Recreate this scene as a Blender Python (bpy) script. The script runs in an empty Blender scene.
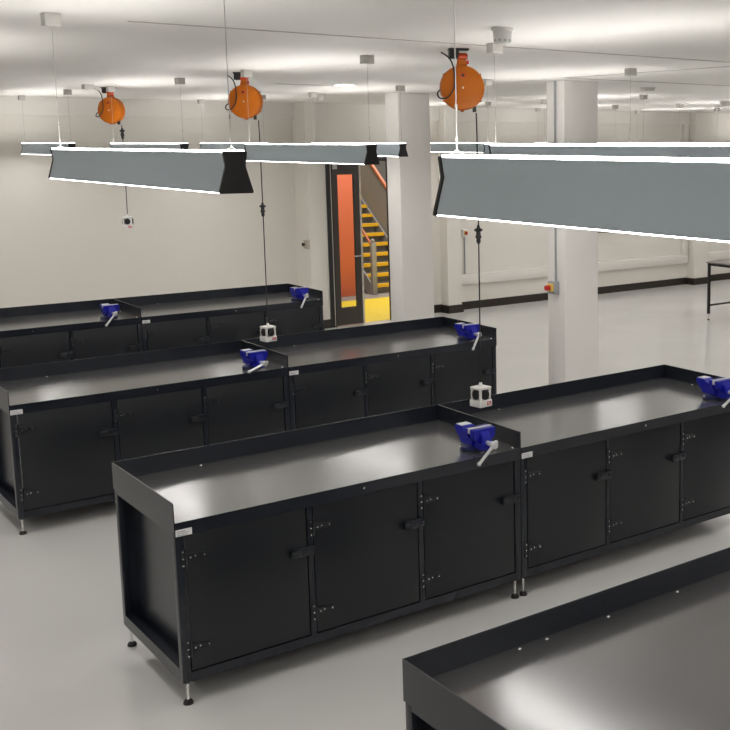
import bpy, bmesh, math, random
from mathutils import Vector, Matrix
random.seed(7)
C = bpy.context.scene.collection
PI = math.pi

# ------------------------------------------------------------------ materials
def mat(name, col, rough=.5, metal=0., spec=.5, emit=None, strength=0., noise=None, bump=None, alpha=None, coat=0.):
    m = bpy.data.materials.new(name); m.use_nodes = True
    nt = m.node_tree; b = nt.nodes['Principled BSDF']
    b.inputs['Base Color'].default_value = (*col, 1)
    b.inputs['Roughness'].default_value = rough
    b.inputs['Metallic'].default_value = metal
    b.inputs['Specular IOR Level'].default_value = spec
    b.inputs['Coat Weight'].default_value = coat
    if emit:
        b.inputs['Emission Color'].default_value = (*emit, 1)
        b.inputs['Emission Strength'].default_value = strength
    if noise or bump:
        tc = nt.nodes.new('ShaderNodeTexCoord')
    if noise:
        sc, amt, ramt = noise
        mp = nt.nodes.new('ShaderNodeMapping'); nt.links.new(tc.outputs['Object'], mp.inputs[0])
        n = nt.nodes.new('ShaderNodeTexNoise'); n.inputs['Scale'].default_value = sc; n.inputs['Detail'].default_value = 5
        nt.links.new(mp.outputs[0], n.inputs['Vector'])
        r = nt.nodes.new('ShaderNodeMapRange'); r.inputs['To Min'].default_value = 1-amt; r.inputs['To Max'].default_value = 1+amt
        nt.links.new(n.outputs['Fac'], r.inputs['Value'])
        v = nt.nodes.new('ShaderNodeVectorMath'); v.operation = 'SCALE'
        v.inputs[0].default_value = col; nt.links.new(r.outputs[0], v.inputs['Scale'])
        nt.links.new(v.outputs[0], b.inputs['Base Color'])
        r2 = nt.nodes.new('ShaderNodeMapRange'); r2.inputs['To Min'].default_value = max(0, rough-ramt); r2.inputs['To Max'].default_value = rough+ramt
        nt.links.new(n.outputs['Fac'], r2.inputs['Value']); nt.links.new(r2.outputs[0], b.inputs['Roughness'])
    if bump:
        sc, st, dist = bump
        n = nt.nodes.new('ShaderNodeTexNoise'); n.inputs['Scale'].default_value = sc; n.inputs['Detail'].default_value = 3
        nt.links.new(tc.outputs['Object'], n.inputs['Vector'])
        bp = nt.nodes.new('ShaderNodeBump'); bp.inputs['Strength'].default_value = st; bp.inputs['Distance'].default_value = dist
        nt.links.new(n.outputs['Fac'], bp.inputs['Height']); nt.links.new(bp.outputs[0], b.inputs['Normal'])
    return m

M = {}
M['wall'] = mat('wall_paint', (.79,.76,.70), .55, noise=(.8,.02,.04))
M['wall2'] = mat('wall_paint_satin', (.80,.775,.725), .4, noise=(.8,.02,.04))
M['ceil'] = mat('ceiling_paint', (.75,.735,.70), .6, bump=(.55,.35,.05))
M['column'] = mat('column_paint', (.84,.82,.79), .5)
M['floor'] = mat('resin_floor', (.60,.60,.585), .2, spec=.5, noise=(1.2,.03,.05))
M['skirt'] = mat('skirting_black', (.028,.021,.015), .45)
M['seam_warp'] = mat('seam_warp_grey', (.42,.40,.37), .7)
M['powder'] = mat('powder_coat_anthracite', (.0115,.0145,.022), .27, spec=.5)
M['powdoor'] = mat('powder_coat_door', (.0115,.0135,.017), .36, spec=.42)
M['dark'] = mat('gap_shade_black', (.006,.006,.007), .7)  # painted shade for the gaps round the bench doors
M['steel'] = mat('worktop_steel', (.060,.060,.063), .175, noise=(2.2,.06,.03)); M['steel'].node_tree.nodes['Principled BSDF'].inputs['IOR'].default_value = 2.42
M['chrome'] = mat('zinc_plated', (.75,.74,.72), .25, metal=1.)
M['rubber'] = mat('black_rubber', (.01,.01,.01), .6)
M['label'] = mat('white_label', (.75,.75,.76), .5)
M['print'] = mat('label_print', (.22,.22,.24), .6)
M['blue'] = mat('vise_blue_enamel', (.002,.005,.30), .38, spec=.4, noise=(30,.08,.05))
M['darkblue'] = mat('vise_base_enamel', (.010,.018,.10), .45)
M['castlight'] = mat('machined_steel', (.72,.72,.74), .35, metal=.8)
M['lampbody'] = mat('lamp_aluminium', (.49,.58,.65), .4, metal=.12, noise=(40,.02,.02))
M['lampcap'] = mat('lamp_cap_black', (.010,.010,.012), .4)
M['led'] = mat('led_diffuser', (.9,.9,.9), .5, emit=(1,.965,.94), strength=15)
M['ledup'] = mat('led_diffuser_up', (.9,.9,.9), .5, emit=(1,.965,.94), strength=19)
M['wire'] = mat('suspension_wire', (.42,.41,.39), .5)
M['rose'] = mat('mount_grey', (.50,.49,.46), .5)
M['orange'] = mat('reel_orange', (.53,.135,.003), .45, spec=.3, noise=(12,.04,.04))
M['orangedark'] = mat('reel_hub_red', (.55,.06,.01), .4)
M['black'] = mat('black_plastic', (.012,.012,.013), .45)
M['white'] = mat('white_plastic', (.78,.77,.75), .4)
M['offwhite'] = mat('detector_plastic', (.62,.61,.58), .45)
M['red'] = mat('red_plastic', (.55,.02,.015), .4)
M['yellowp'] = mat('yellow_plastic', (.75,.5,.10), .45)
M['greyp'] = mat('grey_plastic', (.33,.35,.37), .5)
M['frame'] = mat('door_frame_black', (.012,.011,.010), .5)
M['leaf'] = mat('door_leaf_bronze', (.045,.035,.027), .45)
M['beige'] = mat('door_edge_beige', (.50,.46,.38), .5)
M['yellow'] = mat('hall_floor_yellow', (.80,.60,.03), .5)
M['hallgrey'] = mat('hall_floor_grey', (.30,.27,.25), .5)
M['hallwall'] = mat('hall_wall_grey', (.30,.29,.28), .6)
M['orangewall'] = mat('orange_panel', (.68,.16,.08), .5)
M['tread'] = mat('tread_grey', (.12,.11,.10), .6)
M['nosing'] = mat('tread_yellow', (.85,.50,.02), .5)
M['rail'] = mat('handrail_copper', (.45,.13,.05), .4)
M['tabletop'] = mat('table_top_dark', (.16,.155,.15), .3, metal=.3)
def glassmat():
    m = bpy.data.materials.new('door_glass'); m.use_nodes = True
    b = m.node_tree.nodes['Principled BSDF']
    b.inputs['Base Color'].default_value = (.93,.96,.95,1); b.inputs['Roughness'].default_value = .0
    b.inputs['Transmission Weight'].default_value = 1; b.inputs['IOR'].default_value = 1.02
    return m
M['glass'] = glassmat()
# faint painted-blockwork relief on the long wall
def brickwall():
    m = M['wall']; nt = m.node_tree; b = nt.nodes['Principled BSDF']
    tc = nt.nodes.new('ShaderNodeTexCoord'); sp = nt.nodes.new('ShaderNodeSeparateXYZ'); cb = nt.nodes.new('ShaderNodeCombineXYZ')
    nt.links.new(tc.outputs['Object'], sp.inputs[0]); nt.links.new(sp.outputs[0], cb.inputs[0]); nt.links.new(sp.outputs[2], cb.inputs[1])
    br = nt.nodes.new('ShaderNodeTexBrick'); br.inputs['Scale'].default_value = 1
    br.inputs['Brick Width'].default_value = .44; br.inputs['Row Height'].default_value = .215; br.inputs['Mortar Size'].default_value = .006
    br.inputs['Color1'].default_value = br.inputs['Color2'].default_value = (1,1,1,1); br.inputs['Mortar'].default_value = (0,0,0,1)
    nt.links.new(cb.outputs[0], br.inputs['Vector'])
    bp = nt.nodes.new('ShaderNodeBump'); bp.inputs['Strength'].default_value = .25; bp.inputs['Distance'].default_value = .004
    nt.links.new(br.outputs['Color'], bp.inputs['Height']); nt.links.new(bp.outputs[0], b.inputs['Normal'])
brickwall()

# ------------------------------------------------------------------ mesh helpers
class MB:
    """collects shapes into one mesh"""
    def __init__(s): s.bm = bmesh.new(); s.mats = []
    def _mi(s, m):
        if m is None: return 0
        if m not in s.mats: s.mats.append(m)
        return s.mats.index(m)
    def box(s, x0, x1, y0, y1, z0, z1, m=None, bev=0.):
        b = bmesh.new(); bmesh.ops.create_cube(b, size=1)
        bmesh.ops.scale(b, vec=(abs(x1-x0), abs(y1-y0), abs(z1-z0)), verts=b.verts)
        bmesh.ops.translate(b, vec=((x0+x1)/2, (y0+y1)/2, (z0+z1)/2), verts=b.verts)
        if bev: bmesh.ops.bevel(b, geom=list(b.edges), offset=bev, segments=2, affect='EDGES', profile=.5)
        return s.join(b, m)
    def join(s, b, m=None, mtx=None, smooth=False):
        if mtx is not None: bmesh.ops.transform(b, matrix=mtx, verts=b.verts)
        i = s._mi(m)
        for f in b.faces: f.material_index = i; f.smooth = smooth
        me = bpy.data.meshes.new('tmp'); b.to_mesh(me); b.free(); s.bm.from_mesh(me); bpy.data.meshes.remove(me)
        return s
    def cyl(s, p0, p1, r, m=None, seg=16, r2=None, bev=0.):
        p0 = Vector(p0); p1 = Vector(p1); d = p1-p0
        b = bmesh.new(); bmesh.ops.create_cone(b, cap_ends=True, segments=seg, radius1=r, radius2=r if r2 is None else r2, depth=d.length)
        if bev: bmesh.ops.bevel(b, geom=[e for e in b.edges if not all(len(f.verts) == 4 for f in e.link_faces)], offset=bev, segments=2, affect='EDGES')
        mt = Matrix.Translation((p0+p1)/2) @ d.to_track_quat('Z', 'Y').to_matrix().to_4x4()
        i0 = None
        s.join(b, m, mt, smooth=True)
        return s
    def sphere(s, c, r, m=None, sc=(1,1,1), seg=16):
        b = bmesh.new(); bmesh.ops.create_uvsphere(b, u_segments=seg, v_segments=seg//2+2, radius=r)
        return s.join(b, m, Matrix.Translation(c) @ Matrix.Diagonal((*sc, 1)), smooth=True)
    def prism(s, pts, axis, a0, a1, m=None, bev=0.):
        """polygon pts (u,v) extruded along axis from a0 to a1; x:(y,z) y:(x,z) z:(x,y)"""
        b = bmesh.new()
        def P(u, v, a): return {'x': (a,u,v), 'y': (u,a,v), 'z': (u,v,a)}[axis]
        A = [b.verts.new(P(u,v,a0)) for u,v in pts]; B = [b.verts.new(P(u,v,a1)) for u,v in pts]
        n = len(pts); b.faces.new(A); b.faces.new(B[::-1])
        for i in range(n): b.faces.new((A[i], B[i], B[(i+1)%n], A[(i+1)%n]))
        bmesh.ops.recalc_face_normals(b, faces=b.faces)
        if bev: bmesh.ops.bevel(b, geom=list(b.edges), offset=bev, segments=2, affect='EDGES')
        return s.join(b, m)
    def lathe(s, prof, m=None, seg=32, mtx=None):
        """profile (r,z) round z"""
        b = bmesh.new(); rings = []
        for r, z in prof:
            rings.append([b.verts.new((r*math.cos(2*PI*i/seg), r*math.sin(2*PI*i/seg), z)) for i in range(seg)] if r > 1e-6 else [b.verts.new((0,0,z))])
        for A, B in zip(rings, rings[1:]):
            for i in range(seg):
                j = (i+1) % seg
                if len(A) == 1 and len(B) == 1: continue
                if len(A) == 1: b.faces.new((A[0], B[i], B[j]))
                elif len(B) == 1: b.faces.new((A[i], B[0], A[j]))
                else: b.faces.new((A[i], B[i], B[j], A[j]))
        bmesh.ops.recalc_face_normals(b, faces=b.faces)
        return s.join(b, m, mtx, smooth=True)
    def tube(s, pts, r, m=None, seg=8, smooth_n=6):
        P = [Vector(p) for p in pts]
        if len(P) > 2 and smooth_n:
            Q = []
            for i in range(len(P)-1):
                a, b_, c, d = P[max(i-1,0)], P[i], P[i+1], P[min(i+2,len(P)-1)]
                for k in range(smooth_n):
                    t = k/smooth_n
                    Q.append(.5*((2*b_)+(c-a)*t+(2*a-5*b_+4*c-d)*t*t+(3*b_-a-3*c+d)*t**3))
            Q.append(P[-1]); P = Q
        b = bmesh.new(); rings = []; up = Vector((.13,.21,.97)).normalized()
        for i, p in enumerate(P):
            t = (P[min(i+1,len(P)-1)]-P[max(i-1,0)]).normalized()
            u = t.cross(up)
            if u.length < .05: u = t.cross(Vector((1,0,0)))
            u.normalize(); v = t.cross(u)
            rings.append([b.verts.new(p+r*(math.cos(2*PI*k/seg)*u+math.sin(2*PI*k/seg)*v)) for k in range(seg)])
        for A, B in zip(rings, rings[1:]):
            for i in range(seg): b.faces.new((A[i], A[(i+1)%seg], B[(i+1)%seg], B[i]))
        b.faces.new(rings[0][::-1]); b.faces.new(rings[-1])
        bmesh.ops.recalc_face_normals(b, faces=b.faces)
        return s.join(b, m, smooth=True)
    def build(s, name, m, parent=None, kind=None, loc=None):
        me = bpy.data.meshes.new(name)
        s.bm.to_mesh(me); s.bm.free()
        for q in (s.mats or [m]): me.materials.append(q if q is not None else m)
        try: me.set_sharp_from_angle(angle=math.radians(35))
        except Exception: pass
        o = bpy.data.objects.new(name, me); C.objects.link(o)
        if parent: o.parent = parent
        if loc: o.location = loc
        if kind: o['kind'] = kind
        return o

def tag(o, label=None, cat=None, group=None, kind=None):
    if label: o['label'] = label
    if cat: o['category'] = cat
    if group: o['group'] = group
    if kind: o['kind'] = kind
    return o
def empty(name, loc=(0,0,0), rz=0):
    o = bpy.data.objects.new(name, None); C.objects.link(o); o.location = loc; o.rotation_euler.z = rz
    o.empty_display_size = .1
    return o
def copy_tree(o, parent=None):
    c = o.copy(); C.objects.link(c)
    if parent: c.parent = parent
    for ch in list(o.children): copy_tree(ch, c)
    return c

# ------------------------------------------------------------------ the room
ZC = 3.22; YW = 14.9; XL, XR, YF = -3.0, 20.0, -4.5
M_ = MB(); M_.box(XL, XR, YF, 15.2, -.12, 0); M_.build('floor', M['floor'], kind='structure')
MB().box(XL, XR, YF, 15.2, ZC, ZC+.15).build('ceiling', M['ceil'], kind='structure')
w = MB()
w.box(XL, 7.08, YW, YW+.2, 0, ZC).box(8.85, XR, YW, YW+.2, 0, ZC)
w.box(7.0, 7.15, 14.49, YW, 0, ZC)                       # pier left of the door
w.box(7.05, 7.365, 14.66, 14.76, 0, ZC).box(8.41, 8.85, 14.66, 14.76, 0, ZC).box(7.365, 8.41, 14.66, YW+.2, 2.46, ZC).box(8.78, 8.85, 14.66, YW+.2, 0, ZC).box(7.05,7.10,14.66,YW+.2,0,ZC)
w.box(9.41, 9.66, 14.69, YW, 0, ZC).box(14.9, 15.27, 14.70, YW, 0, ZC)
w.build('wall_back', M['wall'], kind='structure')
MB().box(XL-.2, XL, YF, 15.2, 0, ZC).build('wall_left', M['wall2'], kind='structure')
MB().box(XR, XR+.2, YF, 15.2, 0, ZC).build('wall_right', M['wall2'], kind='structure')
MB().box(XL, XR, YF-.2, YF, 0, ZC).build('wall_front', M['wall2'], kind='structure')
# band under the ceiling along the back wall
t = MB(); t.box(XL, 7.0, 14.84, YW, 3.0, ZC); t.box(7.15, 7.36, 14.60, 14.66, 3.0, ZC); t.box(8.85, 9.41, 14.84, YW, 3.0, ZC); t.box(9.66, 14.9, 14.84, YW, 3.0, ZC)
t.build('trim_1', M['wall2'], kind='structure')
# blanked window surrounds: a low projecting ledge and an upright
t = MB(); t.box(9.66, 14.88, 14.84, YW, .41, .57, bev=.004); t.box(14.74, 14.88, 14.84, YW, .57, 3.0, bev=.004)
t.build('trim_2', M['wall2'], kind='structure')
t = MB(); t.box(15.30, 20, 14.84, YW, .41, .57, bev=.004); t.box(15.30, 15.42, 14.84, YW, .57, 3.0, bev=.004)
t.build('trim_3', M['wall2'], kind='structure')
sk = MB(); h = .125; d = .018
sk.box(XL, 6.98, YW-d, YW, 0, h).box(6.98, 7.0, 14.47, YW, 0, h).box(6.98, 7.17, 14.47, 14.49, 0, h).box(7.15, 7.36, 14.64, 14.66, 0, h)
sk.box(8.42, 8.87, 14.64, 14.66, 0, h).box(8.85, 9.41, YW-d, YW, 0, h).box(9.39, 9.41, 14.67, YW, 0, h).box(9.39, 9.68, 14.67, 14.69, 0, h)
sk.box(9.66, 14.9, YW-d, YW, 0, h).box(14.88, 14.9, 14.68, YW, 0, h).box(14.88, 15.29, 14.68, 14.70, 0, h).box(15.27, XR, YW-d, YW, 0, h)
sk.build('baseboard_back', M['skirt'], kind='structure')
# square columns
MB().box(6.35, 6.75, 7.93, 8.19, 0, ZC, bev=.006).build('wall_column', M['column'], kind='structure')
MB().box(6.45, 6.86, 11.02, 11.31, 0, ZC, bev=.006).build('wall_column', M['column'], kind='structure')
# ceiling seams, plus a short grey strip painting the dark of a ceiling warp
s_ = MB(); s_.box(1.75, 6.1, 5.39, 5.400, ZC-.004, ZC+.002); s_.build('trim_4', M['seam_warp'], kind='structure')
s_ = MB(); s_.box(6.10, 6.112, 3.0, 7.6, ZC-.004, ZC+.002); s_.box(6.1, 14, 7.6, 7.612, ZC-.004, ZC+.002); s_.box(4.6, 5.4, 10.1, 10.12, ZC-.004, ZC+.002); s_.build('trim_5', M['seam_warp'], kind='structure')

# the hall behind the door
MB().box(6.5, 13, 15.2, 17.0, -.12, 0).build('floor_hall', M['yellow'], kind='structure')
MB().box(7.10, 8.78, 14.76, 15.2, 0, .004).build('trim_6', M['yellow'], kind='structure')
MB().box(6.5, 13, 17.0, 22, -.12, 0).build('floor_landing', M['hallgrey'], kind='structure')
hw = MB(); hw.box(6.3, 13.2, 22, 22.2, 0, 4.5).box(6.3, 6.5, 15.2, 22, 0, 4.5).box(13, 13.2, 15.2, 22, 0, 4.5)
hw.build('wall_hall', M['hallwall'], kind='structure')
MB().box(6.3, 13.2, 15.1, 22.2, 4.5, 4.6).build('ceiling_hall', M['hallwall'], kind='structure')
MB().box(6.3, 13.2, 15.12, 15.2, ZC+.15, 4.5).build('wall_hall_front', M['hallwall'], kind='structure')
pn = MB(); pn.box(8.93, 9.38, 17.5, 17.62, 0, 3.4, bev=.01); o = pn.build('orange_panel', M['orangewall'])
tag(o, 'tall plain orange panel standing in the hall behind the door glass', 'panel')
# staircase
st = empty('staircase', (9.6, 17.5, 0)); tag(st, 'open staircase with yellow-edged treads seen through the doorway', 'staircase')
rise, go, wd = .165, .21, .88
NST = 13
for k in range(NST):
    q = MB(); z = rise*(k+1); y = go*k
    q.box(0, wd, y, y+.27, z-.035, z, M['tread']); q.box(0, wd, y-.012, y+.012, z-.055, z+.002, M['nosing']); q.box(0, wd, y, y+.07, z, z+.003, M['nosing'])
    if k % 1 == 0: q.box(.03, wd-.03, y+.11, y+.13, z-rise, z-.05, M['hallwall'])
    q.build('tread', M['tread'], st)
L = NST
for x in (-.03, wd):
    q = MB(); q.prism([(-.05,0),(.1,0),(go*L+.1, rise*L-.1),(go*L+.1, rise*L+.1),(-.05,.2)], 'x', x, x+.03); q.build('stringer', M['hallwall'], st)
q = MB(); q.prism([(0,.25),(go*L, rise*L+.12),(go*L, rise*L+1.0),(0,1.0)], 'x', wd+.035, wd+.05); q.build('balustrade_panel', M['hallwall'], st)
q = MB(); q.tube([(wd+.04,-.05,1.05),(wd+.04,go*L,rise*L+1.05)], .035, smooth_n=0); q.build('handrail', M['rail'], st)
q = MB(); q.tube([(.0,-.05,.88),(0,go*L,rise*L+.95)], .022, smooth_n=0); q.build('handrail', M['rail'], st)
q = MB(); q.box(-.02,.07,-.10,-.03,0,.92,bev=.005); q.sphere((.02,-.06,.95),.04,seg=12); q.build('newel_post', M['hallwall'], st)

# glazed door in its black frame
fr = MB(); y0, y1 = 14.64, 14.74
fr.box(7.365, 7.425, y0, y1, 0, 2.46, M['frame']).box(8.385, 8.41, y0, y1, 0, 2.46, M['frame']).box(7.365, 8.41, y0, y1, 2.40, 2.46, M['frame'])
fr.box(7.425, 7.437, y0, y0+.05, .02, 2.40, M['beige']); fr.box(7.437, 7.462, y0+.01, y1, .0, 2.40, M['frame'])
fr.build('window_1', M['frame'], kind='structure')
do = empty('door_1', (7.462, 14.68, 0)); do['kind'] = 'structure'
q = MB(); q.box(0,.095,0,.045,.01,2.395).box(.355,.44,0,.045,.01,2.395).box(.095,.355,0,.045,.01,.27).box(.095,.355,0,.045,2.21,2.395); q.build('leaf_frame', M['leaf'], do)
q = MB(); q.box(.095,.355,.018,.026,.27,2.21); q.build('glass_pane', M['glass'], do)
q = MB(); q.box(.44,.468,-.005,.045,.01,2.395); q.build('edge_strip', M['beige'], do)
q = MB(); q.box(.025,.095,-.006,0,2.29,2.37); q.build('sign_plate', M['rose'], do)
q = MB(); q.cyl((.40,0,1.02),(.40,-.045,1.02),.011,seg=10).box(.30,.41,-.055,-.038,1.01,1.03,bev=.003); q.build('door_handle', M['chrome'], do)

# ------------------------------------------------------------------ benches
BW = .873
def foot(x, y, parent):
    q = MB(); q.cyl((x,y,.016),(x,y,.12),.0075,M['chrome'],seg=10); q.cyl((x,y,.105),(x,y,.118),.013,M['black'],seg=6)
    q.lathe([(0,0),(.024,0),(.024,.008),(.019,.018),(.010,.022),(0,.022)], M['rubber'], 20, Matrix.Translation((x,y,0)))
    q.build('levelling_foot', M['chrome'], parent)
def make_bench(name, left_rim, L=1.996, bolts=()):
    r = empty(name)
    W = BW; P = .04
    f = MB()
    for x0 in (0, L-P):
        for ya in (0, W-P): f.box(x0, x0+P, ya, ya+P, .118, .87, bev=.002)
    for ya in (0, W-P): f.box(P, L-P, ya, ya+P, .118, .165).box(P, L-P, ya, ya+P, .853, .87)
    for x0 in (0, L-P):
        f.box(x0, x0+P, P, W-P, .118, .180).box(x0, x0+P, P, W-P, .848, .87)
    nd = 3; pw = (L-.044*2-.033*(nd-1))/nd; xs = []
    x = .044
    for k in range(nd):
        xs.append(x); x += pw
        if k < nd-1: f.box(x+.002, x+.031, 0, .04, .165, .853)
        x += .033
    f.build('frame', M['powder'], r)
    b = MB(); b.box(.03, L-.03, .03, W-.03, .135, .15); b.build('base_shelf', M['powder'], r)
    for s in (0, 1):
        x0 = .072 if s == 0 else L-.076
        b = MB(); b.box(x0, x0+.004, .02, W-.02, .15, .862); b.build('side_panel', M['powder'], r)
        # return lips round the recess
    b = MB(); b.box(P, L-P, W-.03, W-.026, .15, .862); b.build('back_panel', M['powder'], r)
    b = MB(); b.box(.05, L-.05, .030, .034, .16, .86); b.build('gap_shade_sheet', M['dark'], r)  # black sheet added behind the doors so their gaps read as shade
    wt = MB(); wt.box(0, L, -.006, W, .909, .916, M['steel']); wt.box(0, L, -.008, -.004, .850, .9155, M['powder']); wt.box(.003, L-.003, .0, W-.003, .87, .909, M['powder'])
    wt.build('worktop', M['steel'], r)
    b = MB(); b.box(0, L, W-.001, W+.004, .869, 1.014).build('upstand', M['powder'], r)
    if left_rim: b = MB(); b.box(-.004, .0, -.008, W+.004, .869, 1.014).build('upstand', M['powder'], r)
    b = MB(); b.box(L-.008, L, -.008, W+.004, .869, 1.014).build('upstand', M['powder'], r)
    for k, x0 in enumerate(xs):
        dm = MB(); dm.box(x0+.004, x0+pw-.004, .0015, .022, .172, .849, bev=.0015); dr = dm.build('door', M['powdoor'], r)
        for zc in (.735, .285):
            hm = MB()
            hm.box(x0-.022, x0+.006, -.0035, .001, zc-.045, zc+.045, M['powdoor'], bev=.001)
            hm.prism([(x0+.004,zc-.022),(x0+.10,zc-.010),(x0+.10,zc+.010),(x0+.004,zc+.022)], 'y', -.0035, .0015, M['powdoor'])
            hm.cyl((x0+.001,-.004,zc-.045),(x0+.001,-.004,zc+.045),.0045,M['powder'],seg=8)
            for (dx, dz) in ((-.013,.034),(-.013,0),(-.013,-.034),(.022,.0),(.045,.004),(.088,0)):
                hm.cyl((x0+dx,-.0065,zc+dz),(x0+dx,-.0030,zc+dz),.0042,M['chrome'],seg=8)
            hm.build('hinge', M['powder'], dr)
        xr = x0+pw
        hs = MB(); hs.box(xr-.085, xr+.030, -.020, -.001, .600, .650, M['powder'], bev=.004); hs.box(xr-.100, xr-.045, -.034, -.015, .607, .643, M['powdoor'], bev=.006)
        hs.cyl((xr+.016,-.026,.625),(xr+.016,-.019,.625),.009,M['powder'],seg=12)
        hs.build('hasp', M['powder'], dr)
    for (x, y) in ((.028,.028),(L-.028,.028),(.028,W-.028),(L-.028,W-.028)): foot(x, y, r)
    lb = MB(); lb.box(.002, .078, -.0105, -.0082, .850, .882, M['label']); 
    for k, (a, c) in enumerate(((.008,.050),(.008,.066),(.008,.058))): lb.box(a, c, -.0109, -.0104, .874-.009*k-.0025, .874-.009*k, M['print'])
    lb.build('asset_label', M['label'], r)
    for (x, y, z, ax) in bolts:
        q = MB()
        if ax == 'z': q.lathe([(0,.0045),(.004,.004),(.007,.002),(.0085,0),(0,0)], M['chrome'], 14, Matrix.Translation((x,y,z)))
        else: q.cyl((x,y,z),(x,y-.004,z),.006,M['chrome'],seg=10)
        q.build('bolt', M['chrome'], r)
    return r
bl = [(.98,-.008,.886,'y'),(1.965,.03,.916,'z'),(1.965,.55,.916,'z'),(.45,.85,.916,'z')]
A = make_bench('workbench', True, bolts=bl)
B = make_bench('workbench', False, bolts=bl)
G = make_bench('workbench', True, bolts=[(.45,.857,.916,'z'),(.57,.857,.916,'z'),(.86,.857,.916,'z'),(1.22,.857,.916,'z')])
XJ = 3.698
grp = 'dark grey steel workbenches in rows'
def put(o, x, y, label): o.location = (x, y, 0); tag(o, label, 'workbench', grp); return o
put(A, 1.70, 5.039, 'dark grey three-door steel workbench nearest whole one, its left end and feet in full view')
put(B, 1.70+2.0, 5.039, 'dark grey steel workbench at right, end to end with the nearest whole one')
put(G, 1.708, 2.102, 'dark steel workbench cropped in bottom right corner, only its top and upstand showing')
Cc = put(copy_tree(A), 1.694, 8.106, 'second-row dark steel workbench on the left, left end cut by frame edge')
D = put(copy_tree(B), 3.694, 8.106, 'second-row dark steel workbench in the middle, in front of the glazed door')
E_ = put(copy_tree(A), 1.668, 11.456, 'back-row dark steel workbench at far left, cropped by left frame edge')
F = put(copy_tree(B), 3.668, 11.456, 'back-row dark steel workbench ending beside the wall pier and door frame')

# ------------------------------------------------------------------ vises
ZS = .062
def make_vise(tilt):
    r = empty('bench_vise')
    q = MB()   # swivel base
    q.lathe([(0,0),(.068,0),(.068,.014),(.05,.022),(.046,.03),(0,.03)], M['darkblue'], 28, Matrix.Translation((0,.10,0)))
    for sx in (-1, 1): q.box(sx*.05-.022, sx*.05+.022+sx*.012, .078, .122, 0, .016, M['darkblue'], bev=.004); q.cyl((sx*.078,.1,.014),(sx*.078,.1,.024),.008,M['chrome'],seg=6)
    q.build('swivel_base', M['darkblue'], r)
    q = MB()   # fixed body with anvil at the back
    q.prism([(.035,.03),(.155,.03),(.17,.055),(.215,.095),(.215,.128),(.14,.128),(.12,.108),(.075,.108),(.068,.140),(.03,.140),(.026,.075)], 'x', -.042, .042, bev=.004)
    q.prism([(-.075,.140),(-.075,.092),(-.042,.066),(.042,.066),(.075,.092),(.075,.140)], 'y', .028, .062, bev=.003)
    q.build('fixed_body', M['blue'], r)
    q = MB(); q.box(-.036,.036,.150,.208,.1275,.1300,bev=.001); q.build('anvil_face', M['castlight'], r)
    q = MB()   # moving jaw with slide
    q.prism([(-.075,.140),(-.075,.092),(-.040,.058),(.040,.058),(.075,.092),(.075,.140)], 'y', -.030, .008, bev=.003)
    q.prism([(-.030,.060),(-.062,.040),(-.062,.020),(-.03,.012),(.10,.012+.02),(.10,.066),(.0,.075)], 'x', -.028, .028, bev=.003)
    q.prism([(-.028,.128),(-.058,.075),(-.062,.045),(-.028,.045)], 'x', -.03, .03, bev=.003)
    q.build('moving_jaw', M['blue'], r)
    for ya, yb in ((.006,.0125),(.0225,.029)):
        q = MB(); q.box(-.076,.076,ya,yb,.112,.1425,bev=.0008); q.build('jaw_plate', M['castlight'], r)
    q = MB(); q.cyl((0,-.055,ZS),(0,-.105,ZS),.014,seg=16).cyl((0,-.100,ZS),(0,-.138,ZS),.020,seg=20,bev=.003); q.build('screw_head', M['castlight'], r)
    c, s = math.cos(tilt), math.sin(tilt); hx = .078; off = .058
    a = Vector((-hx*c-off*c, -.120, ZS-hx*s-off*s)); b = Vector((hx*c-off*c, -.120, ZS+hx*s-off*s))
    q = MB(); q.cyl(a, b, .0092, seg=12)
    for e in (a, b): q.sphere(e, .0125, seg=12)
    q.build('handle', M['castlight'], r)
    return r
def vise(x, y, tilt, label, rz=0):
    v = make_vise(tilt); v.location = (x, y, .9175); v.rotation_euler.z = rz
    tag(v, label, 'vise', 'blue bench vises')
VX, VY = 1.780, .075
vise(1.70+VX, 5.039+VY, math.radians(42), 'blue bench vise on the front right corner of the nearest whole workbench')
vise(3.70+VX, 5.039+VY, math.radians(30), 'blue bench vise cut by the right frame edge, on the right-hand workbench')
vise(1.694+VX, 8.106+VY, math.radians(20), 'blue bench vise on second row, left workbench, below the hanging white socket box', .05)
vise(3.694+VX, 8.106+VY, math.radians(62), 'blue bench vise on second-row middle workbench, beside the white column', 0)
vise(1.618+VX, 11.456+VY, math.radians(50), 'blue bench vise farthest left, on the back-row bench by the left edge', 0)
vise(3.668+VX, 11.456+VY, math.radians(62), 'blue bench vise on the back-row bench nearest the glazed door', 0)

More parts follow.
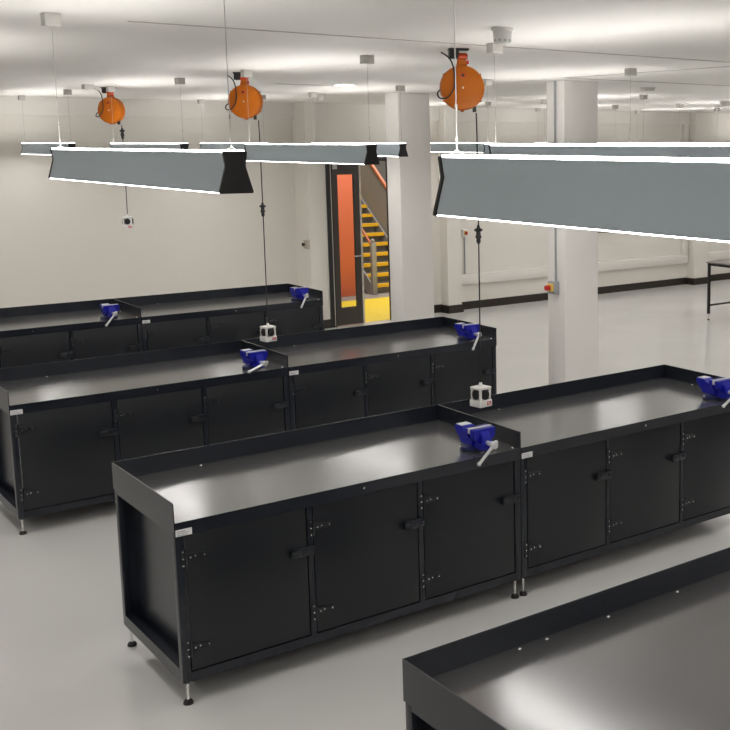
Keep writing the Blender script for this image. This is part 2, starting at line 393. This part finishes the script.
# ------------------------------------------------------------------ pendant lamps
LL = 1.94; HB = .131
def make_lamp():
    r = empty('linear_pendant_lamp')          # origin: near end, top of body
    prof = [(-.0385,0),(-.0385,-.004),(-.032,-.046),(-.0545,-HB+.006),(-.0545,-HB),(.0545,-HB),(.0545,-HB+.006),(.032,-.046),(.0385,-.004),(.0385,0)]
    ins = [(u*.93, v*.95-.003) for u, v in prof]
    q = MB(); q.prism([(u, v) for u, v in ins], 'y', .010, LL-.010); q.build('housing', M['lampbody'], r)
    for a, b in ((0,.014),(LL-.014,LL)):
        q = MB(); q.prism(prof, 'y', a, b, bev=.002); q.build('end_cap', M['lampcap'], r)
    q = MB(); q.box(-.0335,.0335,.012,LL-.012,-.004,.003); q.build('upper_diffuser', M['ledup'], r)
    q = MB(); q.box(-.0500,.0500,.012,LL-.012,-HB+.001,-HB+.007); q.build('lower_diffuser', M['led'], r)
    zc = .565
    for y in (.03, LL-.02):
        q = MB(); q.cyl((0,y,.015),(0,y,zc-.05),.0012,seg=6); q.tube([(-.02,y,.002),(-.008,y,.009),(0,y,.014),(.008,y,.009),(.02,y,.002)],.0009,seg=6); q.cyl((0,y,.03),(0,y,.042),.003,seg=8); q.cyl((0,y,.10),(0,y,.112),.003,seg=8)
        q.build('suspension_wire', M['wire'], r)
        q = MB(); q.box(-.034,.034,y-.034,y+.034,zc-.055,zc,bev=.003); q.build('ceiling_mount', M['rose'], r)
    return r
lamps = [ (1.362,.16,2.636,'long grey linear pendant lamp nearest the camera, running off the right frame edge'),
 (1.394,3.375,2.639,'nearest of the left-hand pendant lamps, grey with a large black flared end'),
 (3.71,3.34,2.652,'grey linear pendant lamp directly behind and above the nearest big lamp at right'),
 (3.58,6.46,2.656,'grey linear pendant lamp at picture centre, black end above the glazed door'),
 (5.72,6.31,2.656,'linear pendant lamp overlapping the white column, its far end cap second behind the big lamp'),
 (3.58,9.76,2.660,'small distant linear pendant lamp behind the left orange reel cable'),
 (5.70,9.66,2.660,'small distant linear pendant lamp whose black end is in front of the far white column'),
 (8.93,9.64,2.660,'far linear pendant lamp right of the near column, seen as a thin bright line'),
 (11.4,9.66,2.660,'far linear pendant lamp cut by the right frame edge, a thin bright line'),
 (3.45,12.66,2.662,'farthest left linear pendant lamp against the back wall'),
 (5.53,12.50,2.662,'distant linear pendant lamp seen behind the upper left lamp end cap'),
 (8.82,12.64,2.662,'distant linear pendant lamp between the two white columns'),
 (11.0,12.50,2.662,'distant linear pendant lamp just right of the near white column'),
 (13.1,12.42,2.662,'farthest right linear pendant lamp by the back wall')]
proto = make_lamp()
for i, (x, y, z, lab) in enumerate(lamps):
    o = proto if i == 0 else copy_tree(proto)
    o.location = (x, y, z); o.scale = (1,1,1)
    tag(o, lab, 'pendant lamp', 'linear pendant lamps')
    for ch in o.children:                     # the mounts reach the ceiling at each lamp's own height
        if ch.name.startswith('ceiling_mount'): ch.location.z = (ZC - z) - .565

def area(name, loc, rot, sx, sy, e, col=(1,.965,.94)):
    l = bpy.data.lights.new(name, 'AREA'); l.shape = 'RECTANGLE'; l.size = sx; l.size_y = sy; l.energy = e; l.color = col
    o = bpy.data.objects.new(name, l); C.objects.link(o); o.location = loc; o.rotation_euler = rot
    return o
# unseen area lights added at assumed lamp positions outside the frame, up and down
LUP, LDN = 7.0, 9.5
for (x, y) in ((-.9,.03),(3.6,.03),(6.2,.2),(-.9,3.28),(6.6,3.4),(9.0,3.3),(-.9,6.4),(9.2,6.0),(1.3,6.4),(-.9,9.6),(1.2,9.6),(13.8,9.6),(1.2,12.6),(16,12.6),(1.3,-3),(3.6,-3),(-.9,-3),(7,-3),(13.5,5.5),(16.5,8.0),(12,2.5)):
    k = 1.7 if x > 6.5 else 1.  # right-hand lights raised to brighten the column and floor there
    area('added_uplight', (x, y+1, 2.66), (PI,0,0), .07, 2.0, LUP*min(k,1.2))
    area('added_downlight', (x, y+1, 2.51), (0,0,0), .10, 2.0, LDN*k)
# unseen area lights added to light the hall
area('added_hall_light', (9.2, 16.2, 4.3), (0,0,0), 2.0, 1.2, 130, (1,.96,.9))
area('added_hall_light', (10.5, 19.0, 4.4), (0,0,0), 1.5, 1.5, 90, (1,.96,.9))

# ------------------------------------------------------------------ cable reels
def make_reel():
    r = empty('cable_reel')                   # origin: centre of the drum, axis along local -Y
    R_ = .132
    RX = Matrix.Rotation(PI/2, 4, 'X')        # z -> -y
    q = MB()
    q.lathe([(0,.045),(.030,.046),(.110,.044),(.128,.038),(R_,.026),(R_,.014),(.128,.010),(.128,-.010),(R_,-.014),(R_,-.026),(.128,-.038),(.110,-.044),(0,-.045)], M['orange'], 48, RX)
    q.build('drum', M['orange'], r)
    q = MB()
    for a in (35, 145, 215, 325, 270): 
        x, z = (R_-.004)*math.cos(math.radians(a)), (R_+.002)*math.sin(math.radians(a)); q.cyl((x,-.030,z),(x,.030,z),.008,M['orange'],seg=10)
    q.build('casing_lug', M['orange'], r)
    q = MB(); q.cyl((0,-.045,.072),(0,-.052,.072),.016,M['orangedark'],seg=16).cyl((0,-.052,.072),(0,-.056,.072),.008,M['black'],seg=10); q.cyl((0,-.045,0),(0,-.049,0),.006,M['castlight'],seg=10); q.build('hub_bolt', M['orangedark'], r)
    q = MB(); q.prism([(-.034,.118),(.034,.118),(.022,.160),(.030,.205),(-.024,.205),(-.026,.160)], 'y', -.022, .022, M['orange'], bev=.003)
    q.cyl((-.022,-.026,.182),(.032,-.026,.182),.016,M['orangedark'],seg=12).cyl((.026,-.02,.15),(.040,-.02,.15),.012,M['red'],seg=10)
    q.build('swivel_neck', M['orange'], r)
    q = MB(); q.box(-.075,-.018,-.035,.035,.170,.226,M['black'],bev=.003).box(-.078,.040,-.04,.04,.218,.230,M['black']); q.build('ceiling_bracket', M['black'], r)
    q = MB(); q.tube([(-.125,-.03,.205),(-.075,-.05,.165),(-.052,-.06,.09),(-.055,-.065,.0),(-.095,-.065,-.058),(-.140,-.05,-.062),(-.150,-.03,-.035),(-.135,-.01,-.015)],.0048,M['black'],seg=8); q.build('cable_loop', M['black'], r)
    q = MB(); q.box(.062,.082,-.014,.014,-.142,-.108,M['black'],bev=.003); q.build('cable_outlet', M['black'], r)
    return r
reels = [(3.765,5.68,'orange ceiling cable reel hanging at right, largest of the three'),(3.69,8.68,'orange ceiling cable reel in the middle, above the lamp with the big black end'),(3.63,11.86,'orange ceiling cable reel farthest left, smallest of the three')]
rp = make_reel()
rz_list = [math.radians(-26), math.radians(-42), math.radians(-50)]
for i, (x, y, lab) in enumerate(reels):
    o = rp if i == 0 else copy_tree(rp)
    o.location = (x, y, ZC-.230); o.rotation_euler.z = rz_list[i]
    tag(o, lab, 'cable reel', 'orange cable reels on the ceiling')

def pendant(reel, zbox, zcoup, lab):
    x, y, _ = reels[reel]; rz = rz_list[reel]
    px = x+.072*math.cos(rz)+(.013,.026,.026)[reel]; py = y+.072*math.sin(rz)
    r = empty('hanging_socket_box', (px, py, zbox))
    top = ZC-.230-.142
    q = MB(); q.tube([(0,0,top-zbox-.004),(.004,0,(top-zbox)*.8),(.001,.0,.2),(0,0,.145)],.0042,M['black']); q.build('cable', M['black'], r)
    zc = zcoup-zbox
    q = MB(); q.lathe([(0,.058),(.008,.055),(.010,.040),(.026,.030),(.026,.022),(.013,.014),(.015,-.004),(.020,-.020),(.012,-.028),(.014,-.045),(.006,-.060),(0,-.06)], M['black'], 18, Matrix.Translation((0.002,0,zc))); q.build('cable_coupler', M['black'], r)
    q = MB()
    q.box(-.058,.058,-.058,.058,0,.045,bev=.006)
    for sx in (-1,1):
        for sy in (-1,1): q.box(sx*.052, sx*.034, sy*.052, sy*.034, .04,.118,bev=.004)
    q.box(-.030,.030,-.030,.030,.04,.115); q.box(-.055,.055,-.055,.055,.110,.126,bev=.005); q.cyl((0,0,.122),(0,0,.150),.016,seg=14,r2=.011)
    bx = q.build('box_housing', M['white'], r)
    for a in range(4):
        q = MB(); ang = a*PI/2
        q.cyl((0,-.030,.078),(0,-.060,.078),.031,M['black'],seg=18,bev=.004); 
        ob = q.build('socket_outlet', M['black'], bx); ob.rotation_euler.z = ang
    q = MB(); q.box(.006,.046,-.0592,-.0578,.012,.034,M['red']).box(.010,.042,-.0596,-.0590,.017,.021,M['white']).box(.010,.034,-.0596,-.0590,.026,.030,M['white']); q.build('rating_sticker', M['red'], bx)
    bx.scale = (.87,.87,1)
    r.rotation_euler.z = math.radians((8, 8, -24)[reel])
    tag(r, lab, 'socket box', 'white socket boxes hanging from cable reels')
pendant(0, 1.03, 2.11, 'white four-way socket box hanging above the junction of the nearest benches')
pendant(1, 1.045, 2.13, 'white four-way socket box hanging in the middle, near the second-row vise')
pendant(2, 1.79, 2.76, 'white socket box hanging high against the back wall, farthest left')
# the box by the back wall has its coupler right under the reel

# ------------------------------------------------------------------ ceiling fittings
def jbox(x, y, lab, s=.045):
    q = MB(); q.box(x-s, x+s, y-s, y+s, ZC-.045, ZC, M['offwhite'], bev=.004); q.cyl((x,y,ZC-.05),(x,y,ZC-.044),.012,M['offwhite'],seg=12)
    o = q.build('junction_box', M['offwhite']); tag(o, lab, 'junction box', 'junction boxes on the ceiling')
jbox(3.30, 11.45, 'white ceiling junction box left of the farthest orange reel')
def cable(pts, lab):
    q = MB(); q.tube(pts, .006, M['rose']); o = q.build('flex_cable', M['rose']); tag(o, lab, 'cable')
cable([(3.34,11.45,ZC-.03),(3.42,11.52,ZC-.05),(3.49,11.64,ZC-.08),(3.54,11.84,ZC-.06)], 'grey flex from the ceiling junction box to the farthest orange reel')
def detector(x, y, r, lab, detail=True, flat=1.):
    e = empty('smoke_detector', (x,y,ZC)); e.scale.z = flat
    q = MB(); q.lathe([(0,-.0),(r,-.0),(r,-.012),(r*.9,-.016),(0,-.016)], M['offwhite'], 28); q.build('base_plate', M['offwhite'], e)
    q = MB(); q.lathe([(0,-.012),(r*.85,-.014),(r*.80,-.055),(r*.72,-.075),(r*.45,-.082),(r*.35,-.078),(0,-.078)], M['offwhite'], 28); hd = q.build('sensor_head', M['offwhite'], e)
    if detail:
        for k in range(10):
            a = k*PI/5; q = MB(); q.box(r*.62,r*.80,-.006,.006,-.066,-.055,M['greyp']); o = q.build('vent_slot', M['greyp'], hd); o.rotation_euler.z = a
    tag(e, lab, 'smoke detector')
detector(3.25, 4.54, .055, 'white ceiling smoke detector near top centre, above right of the largest orange reel')
detector(7.83, 8.42, .085, 'wide pale ceiling detector disc at upper right, right of the near column', True, .45)
detector(5.98, 11.95, .06, 'small round ceiling sensor left of the far white column', False)
detector(11.0, 10.3, .09, 'small bright round ceiling detector at far right edge', False)
def downlight(x, y, r, lab):
    e = empty('recessed_downlight', (x,y,ZC))
    q = MB(); q.lathe([(r,-.001),(r*1.12,-.001),(r*1.12,-.008),(r,-.008),(r*.96,-.001)], M['white'], 28); q.build('bezel', M['white'], e)
    q = MB(); q.lathe([(0,-.003),(r*.97,-.003),(r*.97,0),(0,0)], M['led'], 28); q.build('lens', M['led'], e)
    tag(e, lab, 'downlight')
downlight(5.22, 9.93, .10, 'round recessed downlight glowing in the ceiling above the glazed door')

# ------------------------------------------------------------------ wall fittings
def isolator(x, y, z, side, lab, s=.05, knob='red', face='yellowp'):
    e = empty('isolator_switch', (x, y, z), 0 if side == 'y' else -PI/2)   # faces local -Y
    q = MB(); q.box(-s,s,-.055,0,-s*1.2,s*1.2,bev=.006); q.build('enclosure', M['beige'] if side == 'x' else M['white'], e)
    q = MB(); q.box(-s*.62,s*.62,-.064,-.053,-s*.7,s*.7,bev=.003); q.build('switch_plate', M[face], e)
    q = MB(); q.cyl((0,-.06,0),(0,-.085,0),s*.42,seg=16).box(-s*.14,s*.14,-.10,-.08,-s*.5,s*.5,bev=.003); q.build('rotary_knob', M[knob], e)
    tag(e, lab, 'isolator switch')
def conduit(pts, lab, r=.011):
    q = MB(); q.tube(pts, r, M['greyp'], smooth_n=0, seg=12); o = q.build('conduit', M['greyp']); tag(o, lab, 'conduit')
isolator(7.0, 14.53, 1.25, 'x', 'small beige isolator switch on the pier left of the glazed door', knob='leaf', face='beige')
isolator(9.86, YW, 1.24, 'y', 'red and yellow isolator switch on the back wall right of the far column')
conduit([(9.86,YW-.014,1.17),(9.86,YW-.014,.58)], 'thin grey conduit dropping from the wall isolator to the ledge')
# isolator on the near column with its box and conduit
e = empty('isolator_switch', (6.35, 8.06, 1.335), -PI/2)
q = MB(); q.box(-.065,.045,-.055,0,-.06,.055,bev=.006); q.build('enclosure', M['greyp'], e)
q = MB(); q.box(-.03,.03,-.085,-.053,-.036,.036,bev=.004); q.build('yellow_face', M['yellowp'], e)
q = MB(); q.cyl((0,-.083,0),(0,-.125,0),.024,seg=16); q.build('red_button', M['red'], e)
tag(e, 'emergency stop isolator with red button on the near white column', 'isolator switch')
conduit([(6.336,8.05,1.39),(6.336,8.05,ZC)], 'tall grey conduit running up the near white column to the ceiling', .009)
q = MB(); q.box(12.0,13.02,14.865,14.90,1.10,1.135,M['frame'],bev=.003); o = q.build('wall_rail', M['frame']); tag(o, 'short dark rail on the back wall peeking below the big lamp', 'rail')

# ------------------------------------------------------------------ table at far right
tb = empty('work_table', (12.05, 10.85, 0)); tag(tb, 'dark-framed steel table at the far right edge, standing on the pale floor', 'table')
TW, TD, TH = 1.5, .75, .885
q = MB(); q.box(-.02,TW+.02,-.02,TD+.02,TH-.012,TH,bev=.003); q.build('table_top', M['tabletop'], tb)
q = MB(); p_ = .035
q.box(0,TW,0,p_,TH-.05,TH-.012).box(0,TW,TD-p_,TD,TH-.05,TH-.012).box(0,p_,p_,TD-p_,TH-.05,TH-.012).box(TW-p_,TW,p_,TD-p_,TH-.05,TH-.012)
q.build('apron', M['frame'], tb)
for x in (0, TW-p_):
    for y in (0, TD-p_):
        q = MB(); q.box(x,x+p_,y,y+p_,.10,TH-.05); lg = q.build('leg', M['frame'], tb)
        q = MB(); q.cyl((x+p_/2,y+p_/2,.015),(x+p_/2,y+p_/2,.10),.007,M['chrome'],seg=10); q.lathe([(0,0),(.02,0),(.018,.014),(0,.018)],M['rubber'],14,Matrix.Translation((x+p_/2,y+p_/2,0))); q.build('levelling_foot', M['chrome'], lg)
q = MB(); q.box(p_,TW-p_,TD-p_+.005,TD-.005,.215,.24); q.build('stretcher', M['frame'], tb)
q = MB(); q.box(p_,TW-p_,.005,p_-.005,.215,.24); q.build('stretcher', M['frame'], tb)

# ------------------------------------------------------------------ camera
f, pitch, yaw, hc, cx, cy = 1107.39, .1519, .7043, 2.6646, 596.94, 312.40
cam = bpy.data.cameras.new('camera'); co = bpy.data.objects.new('camera', cam); C.objects.link(co)
cam.sensor_fit = 'HORIZONTAL'; cam.sensor_width = 36; cam.lens = f/730*36
cam.shift_x = (365-cx)/730; cam.shift_y = (cy-365)/730
cam.clip_start = .02; cam.clip_end = 100
co.location = (0,0,hc); co.rotation_euler = (PI/2-pitch, 0, -yaw)
bpy.context.scene.camera = co
w = bpy.data.worlds.new('world'); bpy.context.scene.world = w; w.use_nodes = True
w.node_tree.nodes['Background'].inputs[0].default_value = (.5,.48,.45,1); w.node_tree.nodes['Background'].inputs[1].default_value = .3
vs = bpy.context.scene.view_settings
vs.view_transform = 'Standard'; vs.look = 'None'; vs.gamma = 1; vs.exposure = .09; vs.use_curve_mapping = False
